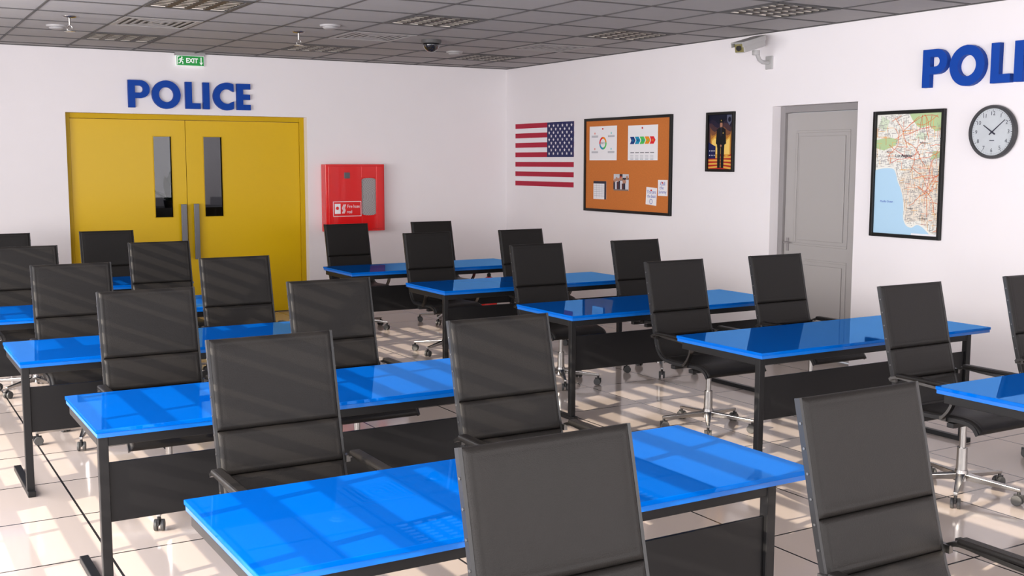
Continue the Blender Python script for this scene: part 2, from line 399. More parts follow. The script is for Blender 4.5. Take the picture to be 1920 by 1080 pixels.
g.build('lever_handle',M_gframe,o,smooth=True)
# ------------------------------------------------------------------ wall lettering
def circ(cx,cy,rx,ry,a0=0,a1=360,n=28): return [(cx+rx*math.cos(math.radians(a0+(a1-a0)*i/n)),cy+ry*math.sin(math.radians(a0+(a1-a0)*i/n))) for i in range(n+(abs(a1-a0)<360))]
H=.29
def police(r,W=1.33):
    k=W/1.33; e=.045
    P=[(0,0),(.07,0),(.07,.10),(.125,.10)]+circ(.125,.195,.10,.095,-90,90,16)[1:]+[(0,H)]
    P=[(x*k,y) for x,y in P]; Ph=[(x*k,y) for x,y in [(.07,.158),(.07,.232),(.12,.232)]+circ(.12,.195,.037,.037,90,-90,10)[1:]]
    curve_mesh('letter_p',[P,Ph],e,M_letter,r,(0,0,e/2))
    curve_mesh('letter_o',[[(x*k,y) for x,y in circ(.40,.145,.152,.152)],[(x*k,y) for x,y in circ(.40,.145,.08,.08)]],e,M_letter,r,(0,0,e/2))
    curve_mesh('letter_l',[[(x*k,y) for x,y in [(.605,0),(.767,0),(.767,.062),(.675,.062),(.675,H),(.605,H)]]],e,M_letter,r,(0,0,e/2))
    curve_mesh('letter_i',[[(x*k,y) for x,y in [(.797,0),(.867,0),(.867,H),(.797,H)]]],e,M_letter,r,(0,0,e/2))
    cc=circ(1.065,.145,.155,.152,62,298,26)+[(1.065+.075*1,.145-.052)]+circ(1.065,.145,.083,.08,-50,-310,24)+[(1.065+.075,.145+.052)]
    curve_mesh('letter_c',[[(x*k,y) for x,y in cc]],e,M_letter,r,(0,0,e/2))
    curve_mesh('letter_e',[[(x*k,y) for x,y in [(1.175,0),(1.33,0),(1.33,.06),(1.245,.06),(1.245,.115),(1.325,.115),(1.325,.173),(1.245,.173),(1.245,.23),(1.33,.23),(1.33,H),(1.175,H)]]],e,M_letter,r,(0,0,e/2))
x,z1=onY(238,150); x1,_=onY(467,157)
r=back('wall_sign',x,2.32,'raised blue POLICE lettering above the yellow double door','wall sign'); police(r,x1-x)
y,z1=onX(1731,95,XR-.045)
r=right('wall_sign',y,2.325,'raised blue POLICE lettering high on the right wall above map and clock','wall sign'); police(r)
# ------------------------------------------------------------------ exit sign
x0,z1=onY(330,103,YB-.04); x1,z0=onY(383,125,YB-.04); w_=x1-x0; h_=z1-z0
r=back('exit_sign',x0,z0,'green and white EXIT sign with running man above the yellow door','exit sign')
M_green=mat('exit sign green',srgb(16,150,62),.4,emit=.12)
M_signw=mat('exit sign white',(.85,.9,.86),.4,emit=.25)
MB().box(0,w_,0,h_,0,.04).build('sign_box',M_signw,r,bevel=.003)
MB().box(-.01,w_+.01,h_,h_+.035,0,.055).build('mounting_bar',M_det,r,bevel=.002)
b=art(); b.rect(.005,w_-.005,.005,h_-.005,.0412,M_green)
u=w_*.28
b.line([(u*.16,h_*.1),(u*.16,h_*.88),(u*.42,h_*.88)],h_*.06,.0418,M_signw)
b.disc(u*.72,h_*.80,h_*.08,h_*.08,.042,M_signw,12)
b.line([(u*.68,h_*.7),(u*.58,h_*.45)],h_*.15,.042,M_signw); b.line([(u*.6,h_*.48),(u*.84,h_*.38),(u*.82,h_*.15)],h_*.09,.042,M_signw); b.line([(u*.58,h_*.47),(u*.48,h_*.28),(u*.28,h_*.25)],h_*.09,.042,M_signw)
b.line([(u*.68,h_*.66),(u*.95,h_*.58)],h_*.07,.042,M_signw); b.line([(u*.65,h_*.67),(u*.42,h_*.66),(u*.34,h_*.5)],h_*.07,.042,M_signw)
lettering(b,'EXIT',h_*.62,.042,M_signw,(w_*.56,h_*.5),bold=.002,sx=.92)
b.line([(w_*.89,h_*.85),(w_*.89,h_*.25)],h_*.1,.042,M_signw); b.poly([(w_*.89,h_*.1),(w_*.96,h_*.4),(w_*.89,h_*.3),(w_*.82,h_*.4)],.0421,M_signw)
b.build('sign_face',None,r)
# ------------------------------------------------------------------ fire hose cabinet
dp=.16
x0,z1=onY(611,308,YB-dp); x1,z0=onY(723,432,YB-dp); w_=x1-x0; h_=z1-z0
r=back('fire_hose_cabinet',x0,z0,'red wall mounted fire hose reel cabinet with a window','fire cabinet')
MB().box(0,w_,0,h_,0,dp-.02).build('cabinet_body',M_red,r,bevel=.006)
q=lambda px,py:(onY(px,py,YB-dp)[0]-x0,onY(px,py,YB-dp)[1]-z0)
a0,c1=q(677,333); a1,c0=q(706,404)
b=MB(); t0,t1=dp-.018,dp+.006
b.box(.025,a0,.025,h_-.025,t0,t1); b.box(a1,w_-.025,.025,h_-.025,t0,t1); b.box(a0,a1,.025,c0,t0,t1); b.box(a0,a1,c1,h_-.025,t0,t1)
d=b.build('cabinet_door',M_red,r,bevel=.004)
M_hose=bpy.data.materials.new('coiled hose behind window'); M_hose.use_nodes=True; nt=M_hose.node_tree
tc=nt.nodes.new('ShaderNodeTexCoord'); mp=nt.nodes.new('ShaderNodeMapping'); mp.inputs['Location'].default_value=(-(a0+a1)/2+.12,-(c0+c1)/2,0)
wv=nt.nodes.new('ShaderNodeTexWave'); wv.wave_type='RINGS'; wv.rings_direction='Z'; wv.inputs['Scale'].default_value=22
cr=nt.nodes.new('ShaderNodeValToRGB'); cr.color_ramp.elements[0].color=(.16,.15,.15,1); cr.color_ramp.elements[1].color=(.5,.49,.49,1)
nt.links.new(tc.outputs['Object'],mp.inputs[0]); nt.links.new(mp.outputs[0],wv.inputs[0]); nt.links.new(wv.outputs['Fac'],cr.inputs[0]); nt.links.new(cr.outputs[0],nt.nodes['Principled BSDF'].inputs['Base Color'])
MB().box(a0,a1,c0,c1,dp-.03,dp-.012).build('hose_window',M_hose,d)
ca,cb=(a0+a1)/2,(c0+c1)/2; ra=(a1-a0)/2
outer=[(a0,c0),(a1,c0),(a1,c1),(a0,c1)]
inner=circ(ca,c1-ra*.28,ra*.96,ra*.24,0,180,14)+circ(ca,c0+ra*.28,ra*.96,ra*.24,180,360,14)
curve_mesh('window_surround',[outer,inner],.008,M_red,d,(0,0,dp-.001))
a,c=q(650,329); MB().box(a-.035,a+.035,c-.035,c+.035,dp+.006,dp+.014).build('lock',M_handle,d,bevel=.002)
b0,e1=q(624,378); b1,e0=q(677,405)
g=art(); cz=dp+.008
g.rect(b0,b1,e0,e1,cz,M_white); g.rect(b0+.006,b1-.006,e0+.006,e1-.006,cz+.0006,M_red)
ww=b1-b0; hh=e1-e0
g.rect(b0+.02,b0+ww*.26,e0+hh*.18,e0+hh*.85,cz+.0012,M_white); g.disc(b0+ww*.15,e0+hh*.55,.02,.02,cz+.0018,M_red,14)
for s in range(3): g.line([(b0+ww*.32+s*.012,e0+hh*.2),(b0+ww*.36+s*.012,e0+hh*.4),(b0+ww*.32+s*.014,e0+hh*.55),(b0+ww*.38+s*.012,e0+hh*.8)],.007,cz+.0012,M_white)
lettering(g,'Fire hose',hh*.30,cz+.0012,M_white,(b0+ww*.72,e0+hh*.66),sx=.8); lettering(g,'reel',hh*.30,cz+.0012,M_white,(b0+ww*.58,e0+hh*.3),sx=.8)
g.build('sign_plate',None,d)
# ------------------------------------------------------------------ flag
def rr4(l,t,rg,bt,X=XR):
    ya,za=onX(l,t[0],X); yb_,zb=onX(rg,t[1],X); _,zc=onX(l,bt[0],X); _,zd=onX(rg,bt[1],X)
    return ya,(zc+zd)/2,ya-yb_,((za+zb)-(zc+zd))/2
y,z,w_,h_=rr4(967,(233,227),1077,(348,351))
b=art(); fr=flat('flag red',178,28,58); fwh=flat('flag white',240,238,242); fb=flat('flag navy',38,42,92)
b.rect(0,w_,0,h_,.002,fwh)
for k in range(0,13,2): b.rect(0,w_,h_*k/13,h_*(k+1)/13,.004,fr)
cx0=w_*.565; b.rect(cx0,w_,h_*6/13,h_,.006,fb)
for i in range(9):
    for j in range(11):
        if (i+j)%2==0:
            a=cx0+(w_-cx0)*(j+1)/12; c=h_*6/13+h_*7/13*(i+1)/10; st=[]
            for q_ in range(10):
                rr=.023 if q_%2==0 else .010; st.append((a-rr*math.sin(q_*PI/5),c+rr*math.cos(q_*PI/5)))
            b.poly(st,.008,fwh)
b.box(0,w_,0,h_,0,.0019,fwh)
o=b.build('wall_flag'); o.location=(XR,y,z); o.rotation_euler=RRT; tag(o,'stars and stripes flag with blue canton at upper right on white wall','flag')
# ------------------------------------------------------------------ framed boards
def framed(name,box,label,cat,fwid=.03,dep=.03):
    y,z,w_,h_=rr4(*box); r=right(name,y,z,label,cat)
    b=MB(); b.box(0,fwid,0,h_,0,dep); b.box(w_-fwid,w_,0,h_,0,dep); b.box(fwid,w_-fwid,0,fwid,0,dep); b.box(fwid,w_-fwid,h_-fwid,h_,0,dep)
    b.build('frame',M_frame,r,bevel=.003); return r,y,z,w_,h_
r,cy,cz_,cw,chh=framed('cork_board',(1099,(223,214),1263,(396,404)),'brown cork board in a black frame with papers pinned on it','notice board',dep=.03)
M_cork=mat('cork',srgb(204,118,52),.9,bump=.2,bscale=150,var=.14,vscale=70)
MB().box(.03,cw-.03,.03,chh-.03,.002,.0155).build('cork_sheet',M_cork,r)
def pinned(l,t,rg,bt,name,label,cat,build,rot=0,pins=True):
    Xp=XR-.016; y,z,w_,h_=rr4(l,(t,t-1),rg,(bt,bt+1),Xp)
    o=empty(name,(Xp,y,z),RRT,label,cat)
    if rot: o.rotation_euler=(PI/2+0,rot,-PI/2)
    MB().box(0,w_,0,h_,0,.0012).build('sheet',M_white,o)
    g=art(); build(g,w_,h_); g.build('print',None,o)
    if pins: MB().lathe([(.002,0),(.008,.0),(.009,.008),(.002,.01)],10,c=(w_/2,h_-.03,.002)).build('push_pin',flat('red pin',200,40,50),o,smooth=True)
cols=[flat('chart navy',20,60,130),flat('chart teal',20,150,190),flat('chart green',80,200,90),flat('chart orange',245,150,30),flat('chart red',230,40,50)]
M_gl=flat('print grey',170,172,180); M_redp=flat('print red',232,150,135); M_tealp=flat('print teal',150,215,215)
def p1(g,w,h):
    for k in range(4):
        a0=k*90+8;a1=k*90+98; oo=circ(w/2,h*.5,.07,.07,a0,a1,8)+circ(w/2,h*.5,.048,.048,a1,a0,8); g.poly(oo,.0018,cols[[3,4,1,2][k]])
    lettering(g,'SWOT',.035,.0022,M_ink,(w/2,h*.5))
    for sx in (.2,.8):
        for sy in (.72,.26):
            g.disc(w*sx,h*(sy+.07),.012,.012,.0018,M_redp if sx<.5 else M_tealp,12)
            for k in range(3): g.line([(w*(sx-.12),h*(sy-.02*k)),(w*(sx+.12),h*(sy-.02*k))],.005,.0018,M_gl)
def p2(g,w,h):
    for k in range(5):
        a=w*.07+k*w*.167; c=h*.57; q_=w*.167; hh=h*.105
        g.poly([(a,c-hh),(a+q_*.8,c-hh),(a+q_*1.15,c),(a+q_*.8,c+hh),(a,c+hh),(a+q_*.3,c)],.0018+.0003*k,cols[k])
        g.disc(a+q_*.66,c,.009,.014,.004,cols[k-1] if k else cols[1],12)
        g.line([(a+.01,c-.13),(a+q_-.01,c-.13)],.007,.0018,M_ink)
        for s in range(4): g.line([(a+.01,c-.16-.015*s),(a+q_-.02,c-.16-.015*s)],.004,.0018,M_gl)
def p3(g,w,h):
    g.rect(0,w,h*.86,h,.0018,M_ink)
    for k in range(1,8): g.line([(w*k/8,h*.08),(w*k/8,h*.84)],.003,.0018,M_gl)
    for k in range(1,7): g.line([(w*.05,h*(.08+.76*k/7)),(w*.95,h*(.08+.76*k/7))],.003,.0018,M_gl)
    g.rect(w*.86,w,0,h,.0022,M_ink)
def p4(g,w,h):
    g.rect(0,w,0,h,.0018,flat('photo dark room',56,54,62)); g.rect(0,w*.4,h*.6,h,.0022,flat('photo pale',205,208,214)); g.rect(w*.6,w,h*.78,h,.0022,flat('photo pale',205,208,214)); g.rect(0,w,0,h*.2,.0022,flat('photo floor',130,118,112))
    rs=random.Random(3)
    for k in range(8):
        a=w*(.1+.115*k); c=h*(.42+.3*rs.random()); m_=[M_ink,flat('photo shirt',215,215,222),flat('photo maroon',90,50,50)][k%3]
        g.poly([(a-.03,h*.08),(a+.03,h*.08),(a+.032,c),(a-.032,c)],.0025+.0002*k,m_); g.disc(a,c+.022,.018,.022,.005,flat('photo skin',190,140,115),10)
blu=flat('blue pen',40,70,180)
def p5(g,w,h): lettering(g,'You are',.055,.002,blu,(w*.5,h*.74),rot=.05,sx=.85); lettering(g,'the best',.05,.002,blu,(w*.52,h*.5),rot=.05,sx=.85); g.line(circ(w/2,h*.2,.025,.025,0,360,12)+[(w/2+.025,h*.2)],.005,.002,blu)
def p6(g,w,h): lettering(g,'Call',.055,.002,blu,(w*.5,h*.76)); lettering(g,'the',.05,.002,blu,(w*.4,h*.5)); lettering(g,'Jeremy',.045,.002,blu,(w*.5,h*.24))
pinned(1106,237,1157,300,'paper_sheet','white infographic sheet with a coloured ring, pinned upper left on cork board','paper',p1)
pinned(1178,235,1234,300,'paper_sheet','white sheet with a row of five coloured arrows on cork board','paper',p2)
pinned(1113,340,1137,373,'calendar_sheet','small white calendar grid sheet at lower left of cork board','calendar',p3,pins=False)
pinned(1151,327,1179,357,'group_photo','small photo of a group of people pinned on cork board','photograph',p4)
pinned(1211,351,1231,383,'paper_note','small white note with blue handwriting, lower of the two on cork board','note',p5,rot=.06)
pinned(1234,338,1252,367,'paper_note','small white note with blue handwriting at right edge of cork board','note',p6)
# officer poster
r,y,z,w_,h_=framed('framed_poster',(1328,(211,209),1380,(321,323)),'narrow black framed poster of an officer in front of a flag','poster',.025)
g=art(); fx0,fx1,fz0,fz1=.02,w_-.02,.02,h_-.02; W=fx1-fx0; Hh=fz1-fz0
P=lambda a,c:(fx0+a*W,fz0+c*Hh)
def pp(pts,c,m): g.poly([P(*p) for p in pts],c,m)
pp([(0,0),(1,0),(1,1),(0,1)],.006,flat('poster navy',12,15,38))
for k,(t0,b0_,cc) in enumerate([(.86,.0,(34,28,50)),(.80,.05,(70,48,54)),(.73,.1,(124,78,52)),(.66,.15,(180,118,50)),(.59,.2,(224,168,66)),(.52,.28,(248,208,110))]):
    top=[(x/8,t0+.05*math.sin(x*1.3+k)) for x in range(9)]
    ins=.06*k; pp([(min(1,max(0,a)) if k<2 else min(1-ins/2,max(ins/2,a)),c) for a,c in ([(0,b0_),(1,b0_)]+top[::-1])],.0061+.0001*k,flat('poster glow %d'%k,*cc))
pp([(0,0),(1,0),(1,.30),(.75,.24),(.5,.28),(.25,.22),(0,.3)],.0076,flat('poster red',176,34,30))
for k in range(4): pp([(0,.02+.065*k),(.5,.04+.055*k),(1,.0+.07*k),(1,.035+.07*k),(.5,.075+.055*k),(0,.05+.065*k)],.0078+.0001*k,flat('poster cream',230,172,74))
pp([(0,.2),(.3,.2),(.3,.42),(0,.50)],.0083,flat('poster canton',24,30,80))
for k in range(8): g.disc(*P(.06+.07*(k%4),.26+.08*(k//4)),.006,.006,.00835,M_white,6)
uni=flat('uniform black',12,13,20); skin=flat('poster skin',170,120,96)
pp([(.38,.03),(.49,.03),(.5,.42),(.37,.42)],.0086,uni); pp([(.52,.03),(.63,.03),(.65,.42),(.51,.42)],.0086,uni)
pp([(.36,.40),(.65,.40),(.67,.60),(.69,.72),(.57,.77),(.46,.77),(.34,.72),(.35,.60)],.0088,uni)
pp([(.34,.73),(.41,.70),(.39,.50),(.50,.45),(.48,.41),(.31,.47)],.009,uni); pp([(.69,.73),(.62,.70),(.63,.50),(.54,.45),(.55,.41),(.72,.47)],.009,uni)
g.disc(*P(.515,.43),.012,.012,.0094,skin,10); pp([(.475,.76),(.555,.76),(.565,.81),(.555,.85),(.475,.85),(.465,.81)],.0092,skin)
pp([(.43,.845),(.60,.845),(.58,.865),(.45,.865)],.0096,flat('cap peak',8,8,10)); pp([(.45,.86),(.58,.86),(.62,.895),(.52,.915),(.41,.895)],.0094,uni)
pp([(.495,.77),(.535,.77),(.53,.6),(.50,.6)],.0094,flat('tie',40,40,55)); g.disc(*P(.60,.66),.006,.008,.0096,flat('badge gold',200,170,90),8); g.disc(*P(.515,.885),.005,.006,.0098,flat('badge gold',200,170,90),8)
bx=P(.84,.9); g.poly([(bx[0]-W*.1,bx[1]+W*.12),(bx[0]+W*.1,bx[1]+W*.12),(bx[0]+W*.1,bx[1]-W*.04),(bx[0],bx[1]-W*.16),(bx[0]-W*.1,bx[1]-W*.04)],.0086,flat('badge silver',90,94,116)); g.disc(*bx,W*.06,W*.07,.009,flat('poster navy',12,15,38),14)
g.build('picture',None,r); MB().box(.02,w_-.02,.02,h_-.02,.0,.0055).build('backing',M_frame,r)
# ------------------------------------------------------------------ map
r,y,z,w_,h_=framed('framed_map',(1642,(210,203),1776,(443,451)),'large framed street map with orange roads and blue ocean','map',.028)
MB().box(.02,w_-.02,.02,h_-.02,.0,.006).build('backing',M_frame,r)
fx0,fx1,fz0,fz1=.028,w_-.028,.028,h_-.028; W=fx1-fx0; Hh=fz1-fz0; g=art()
land=flat('map land',240,239,230); sea=flat('map sea',180,216,240); grn=flat('map green',184,208,156); org=flat('map orange',226,124,62); gry=flat('map grey road',146,142,142); redr=flat('map red road',208,84,66); pale=flat('map pale',216,228,202); yel=flat('map yellow road',236,182,96); urb=flat('map urban tint',234,226,212)
pp([(0,0),(1,0),(1,1),(0,1)],.0065,land)
rs=random.Random(11)
c0_=[(0,.535),(.14,.55),(.28,.545),(.33,.50),(.36,.44),(.41,.38),(.45,.30),(.465,.22),(.47,.13),(.52,.075),(.60,.06),(.68,.085),(.76,.07),(.84,.03),(.9,0)]
coast=[]
for i in range(len(c0_)-1):
    p0=c0_[max(0,i-1)];p1=c0_[i];p2=c0_[i+1];p3=c0_[min(len(c0_)-1,i+2)]
    for j in range(5):
        t=j/5; coast.append(tuple(.5*((2*p1[d_])+(p2[d_]-p0[d_])*t+(2*p0[d_]-5*p1[d_]+4*p2[d_]-p3[d_])*t*t+(3*p1[d_]-p0[d_]-3*p2[d_]+p3[d_])*t**3) for d_ in (0,1)))
coast.append(c0_[-1])
def insea(a,c):
    if a>.9: return False
    for (p0,q0),(p1,q1) in zip(coast,coast[1:]):
        if p0<=a<p1: return c<q0+(q1-q0)*(a-p0)/(p1-p0)+.012
    return False
pp([(.5,1),(.55,.95),(.62,.90),(.68,.88),(.8,.90),(.9,.85),(1,.86),(1,1)],.0068,grn); pp([(0,.72),(.12,.70),(.3,.74),(.34,.79),(.2,.81),(0,.79)],.0068,grn)
pp([(.02,.9),(.14,.86),(.2,.95),(.08,.99)],.0068,pale); pp([(.84,.62),(1,.64),(1,.69),(.88,.69)],.0068,grn); pp([(.6,.8),(.75,.78),(.8,.83),(.66,.85)],.00685,pale)
pp([(.36,.46),(.6,.62),(1,.6),(1,.1),(.7,.12),(.5,.1),(.46,.3)],.0067,urb)
def rd(pts,w,c,m): g.line([P(*p) for p in pts],w,c,m)
for k in range(2600):
    a,c=rs.random(),rs.random()
    if insea(a,c) or (c>.88 and a>.52) or (c>.71 and c<.8 and a<.3): continue
    if a<.3 and rs.random()<.3: continue
    ln=.015+.06*rs.random(); an=rs.choice([0,PI/2,0,PI/2,.25,PI/2+.25]); q0=(a,c); q1=(a+ln*math.cos(an),c+ln*.55*math.sin(an))
    if not(0<q1[0]<1 and 0<q1[1]<1) or insea(*q1): continue
    rd([q0,q1],.0022,.0072+rs.random()*.0002,gry)
for k in range(220):
    a,c=rs.random(),rs.random()*.9
    if insea(a,c): continue
    an=rs.choice([0,PI/2]); ln=.05+.12*rs.random(); q1=(a+ln*math.cos(an),c+ln*.55*math.sin(an))
    if not(0<q1[0]<1 and 0<q1[1]<1) or insea(*q1): continue
    rd([(a,c),q1],.0028,.00745+.000001*k,yel if k%3 else org)
for k in range(44):
    a,c=.1+.9*rs.random(),rs.random()*.95; an=rs.choice([0,PI/2,PI/4,.2,-.5,PI/2-.2]); pts=[(a,c)]
    if insea(a,c): continue
    for s in range(18):
        an+=rs.uniform(-.3,.3); a+=.027*math.cos(an); c+=.016*math.sin(an)
        if not(0.01<a<.99 and 0.01<c<.99) or insea(a,c): break
        pts.append((a,c))
    rd(pts,.004 if k%3 else .0036,.0078+.00002*k,org if k%3 else redr)
g.poly([P(*p) for p in [(0,0)]+coast],.0077,sea)
for k in range(60):
    a,c=rs.random(),rs.random()*.8
    if not insea(a,c): g.disc(*P(a,c),.004,.004,.009,rs.choice([gry,M_ink,M_ink]),6)
lettering(g,'Los Angeles',.034,.0092,M_ink,P(.44,.655),bold=.0006); lettering(g,'Pacific Ocean',.024,.0092,blu,P(.2,.27)); lettering(g,'Long Beach',.02,.0092,M_ink,P(.76,.14)); lettering(g,'Pasadena',.02,.0092,M_ink,P(.74,.76)); lettering(g,'Torrance',.018,.0092,M_ink,P(.56,.22))
g.rect(fx0+W*.6,fx1,fz0,fz0+.014,.0095,M_white)
g.build('map_print',None,r)
# ------------------------------------------------------------------ clock
cy,cz=onX(1862,247.5,XR-.02)
r=right('wall_clock',cy,cz,'round wall clock with dark rim and pale face at right','clock')
R=.197; M_rim=mat('dark grey clock rim',(.05,.05,.054),.35,metal=.3)
MB().lathe([(.01,0),(R-.01,0),(R,.01),(R,.035),(R-.006,.045),(R-.022,.045),(R-.026,.03),(.01,.028)],56).build('rim',M_rim,r,smooth=True)
M_face=mat('pale clock face',srgb(194,200,204),.5,var=.1,vscale=14)
MB().lathe([(.001,.028),(R-.026,.028),(R-.026,.030),(.001,.030)],56).build('face',M_face,r)
g=art()
for k in range(60):
    a=k*PI/30; l=.012 if k%5==0 else .007; g.line([((R-.032)*math.sin(a),(R-.032)*math.cos(a)),((R-.032-l)*math.sin(a),(R-.032-l)*math.cos(a))],.004 if k%5==0 else .0022,.031,M_ink)
for k in range(1,13): a=k*PI/6; lettering(g,str(k),.042,.031,M_ink,((R-.062)*math.sin(a),(R-.062)*math.cos(a)))
g.line([(-.02,-.062),(.02,-.062)],.006,.031,M_ink)
g.build('numerals',None,r)
def hand(nm,deg,L,w0):
    b=MB(); a=math.radians(deg); d=Vector((math.sin(a),math.cos(a),0)); nrm=Vector((d.y,-d.x,0))
    p=[-d*.03+nrm*w0,-d*.03-nrm*w0,d*L-nrm*w0*.5,d*L+nrm*w0*.5]; vs=[(v.x,v.y,zz) for zz in (.034,.036) for v in p]
    b.add(vs,[(0,1,2,3),(4,5,6,7),(0,1,5,4),(1,2,6,5),(2,3,7,6),(3,0,4,7)]); b.build(nm,M_ink,r)
hand('hour_hand',-55,.09,.0055); hand('minute_hand',50,.135,.0045)
MB().lathe([(.001,.03),(.009,.03),(.009,.04),(.001,.04)],16).build('hub',M_ink,r)
# ------------------------------------------------------------------ wall camera
M_cctv=mat('pale grey camera housing',(.46,.455,.45),.4)
r=empty('security_camera',(XR,7.66,2.65),label='pale grey bullet security camera on a bracket on the right wall',cat='security camera')
b=MB(); b.box(-.015,.004,-.045,.045,-.06,.06); b.build('wall_plate',M_cctv,r,bevel=.005)
b=MB(); b.tube([(-.01,0,0),(-.09,0,.0),(-.14,-.01,.02),(-.18,-.01,.09)],.018,12); b.cyl((-.18,-.01,.06),(-.18,-.01,.10),.035,n=16); b.build('bracket',M_cctv,r,smooth=True)
dr=Vector((-.90,-.30,-.22)).normalized(); sd=dr.cross(Vector((0,0,1))).normalized(); up=sd.cross(dr)
mx=Matrix.Translation(Vector((-.26,-.02,.145)))@Matrix((( dr.x,sd.x,up.x,0),(dr.y,sd.y,up.y,0),(dr.z,sd.z,up.z,0),(0,0,0,1)))
b=MB(); b.box(-.20,.20,-.05,.05,-.045,.045,None,mx); h=b.build('housing',M_cctv,r,bevel=.014)
b=MB(); b.box(-.20,.24,-.058,.058,.048,.055,None,mx); b.box(-.19,.24,-.060,-.054,.01,.055,None,mx); b.box(-.19,.24,.054,.060,.01,.055,None,mx); b.build('sun_shield',M_cctv,r,bevel=.003)
b=MB(); b.box(.198,.204,-.042,.042,-.036,.036,None,mx); b.build('front_plate',mat('camera front glass',srgb(120,112,60),.15,coat=.5),r)
c0=mx@Vector((.202,0,0)); c1=mx@Vector((.215,0,0)); b=MB(); b.cyl(c0,c1,.024,n=18); b.build('lens',M_dome,r,smooth=True)
# ------------------------------------------------------------------ extinguisher by the corner
r=empty('fire_extinguisher',(5.95,10.55,0),label='red cylinder standing on the floor, partly hidden behind a chair near the corner',cat='fire extinguisher')
MB().lathe([(.01,0),(.085,0),(.09,.02),(.09,.40),(.08,.45),(.05,.485),(.025,.5),(.01,.5)],28).build('cylinder_body',M_red,r,smooth=True)
MB().lathe([(.01,.5),(.022,.5),(.022,.53),(.01,.54)],14).build('valve',M_black,r,smooth=True)
# ------------------------------------------------------------------ desks
ZD=.72
DW,DD=1.93,.73
def make_desk():
    r=empty('desk',(0,0,0))
    t=MB().box(0,DW,-DD,0,ZD-.016,ZD).build('tabletop',M_blue,r,bevel=.002)
    MB().box(.004,DW-.004,-DD+.004,-.004,ZD-.034,ZD-.0165).build('underlayer',M_blueedge,t,bevel=.001)
    yp=-DD+.045
    for nm,x in (('leg',.03),('leg',DW-.17)):
        b=MB(); s=.019
        b.box(x-s,x+s,yp-s,yp+s,.02,ZD-.035); b.box(x-s,x+s,yp-.05,yp+.55,0,.03); b.box(x-s,x+s,yp+s,-.04,ZD-.075,ZD-.035)
        b.build(nm,M_black,r,bevel=.003)
    b=MB()
    for y in (yp,-.06): b.box(.049,DW-.189,y-.015,y+.015,ZD-.075,ZD-.036)
    b.build('frame_rail',M_black,r,bevel=.002)
    MB().box(.049,DW-.189,yp-.004,yp+.008,.335,.575).build('modesty_panel',M_panel,r,bevel=.002)
    return r
farY=[3.36,5.15,6.88,8.60,10.33]
AX=[.82-.065*k for k in range(5)]; BX=[4.27-.08*k for k in range(5)]
ordn=['nearest','second','third','fourth','farthest']
D0=make_desk(); first=True
for blk,xs in (('left',AX),('right',BX)):
    for k in range(5):
        o=D0 if first else copy_tree(D0); first=False
        o.location=(xs[k],farY[k],0)
        tag(o,'glossy blue desk with black legs, %s in the %s block'%(ordn[k]+(' from the front' if 0<k<4 else ''),blk),'desk','blue desks in two blocks')
# ------------------------------------------------------------------ chairs
def cat(pts,n=6):
    out=[]; P_=[pts[0]]+pts+[pts[-1]]
    for i in range(1,len(P_)-2):
        p0,p1,p2,p3=[Vector(q) for q in P_[i-1:i+3]]
        for j in range(n):
            t=j/n; out.append(.5*((2*p1)+(p2-p0)*t+(2*p0-5*p1+4*p2-p3)*t*t+(3*p1-p0-3*p2+p3)*t**3))
    out.append(Vector(pts[-1])); return out
PROF=cat([(.385,1.085),(.345,.92),(.305,.75),(.262,.59),(.232,.51),(.18,.463),(.08,.448),(-.06,.45),(-.18,.452),(-.24,.435),(-.268,.40)],8)
ln=[0]
for a,b in zip(PROF,PROF[1:]): ln.append(ln[-1]+(b-a).length)
def at(s):
    s=max(0,min(ln[-1],s))
    for i in range(len(ln)-1):
        if ln[i+1]>=s:
            t=(s-ln[i])/(ln[i+1]-ln[i]); p=PROF[i].lerp(PROF[i+1],t); break
    return p
def nrm0(s):
    d=(at(s+.01)-at(s-.01)).normalized(); return Vector((d[1],-d[0]))
SG=-1 if nrm0(.1)[0]>0 else 1
def nrm(s): return nrm0(s)*SG
def pad(s0,s1,hw,tf,tb):
    b=MB(); L=s1-s0
    us=[0,.002,.006,.014,.02,.024,.028,.045,.1,hw]; us=[-hw+u for u in us]; us=us+[-u for u in us[:-1]][::-1]
    ed=[0,.002,.006,.014,.02,.024,.028,.045]; vs_=[e for e in ed]; k=max(2,int(L/.04))
    vs_+= [.045+(L-.09)*i/k for i in range(1,k)] + [L-e for e in ed][::-1]
    def e(d):
        q=min(1,d/.02); v=math.sqrt(max(0,1-(1-q)**2)); return v*(1-.07*math.exp(-((d-.024)/.0035)**2))
    nu=len(us)
    V=[];Fc=[]
    for side,t in ((1,tf),(-1,tb)):
        for v in vs_:
            p=at(s0+v); n_=nrm(s0+v)
            for u in us:
                d=min(hw-abs(u),v,L-v); o=t*e(d)*side
                V.append((u,p[0]+n_[0]*o,p[1]+n_[1]*o))
    N=len(vs_)*nu
    for s in (0,1):
        for i in range(len(vs_)-1):
            for j in range(nu-1):
                q=[s*N+i*nu+j,s*N+i*nu+j+1,s*N+(i+1)*nu+j+1,s*N+(i+1)*nu+j]; Fc.append(q if s else q[::-1])
    b.add(V,Fc); return b
def sof(z):
    for i,p in enumerate(PROF):
        if p[1]<=z: return ln[i]
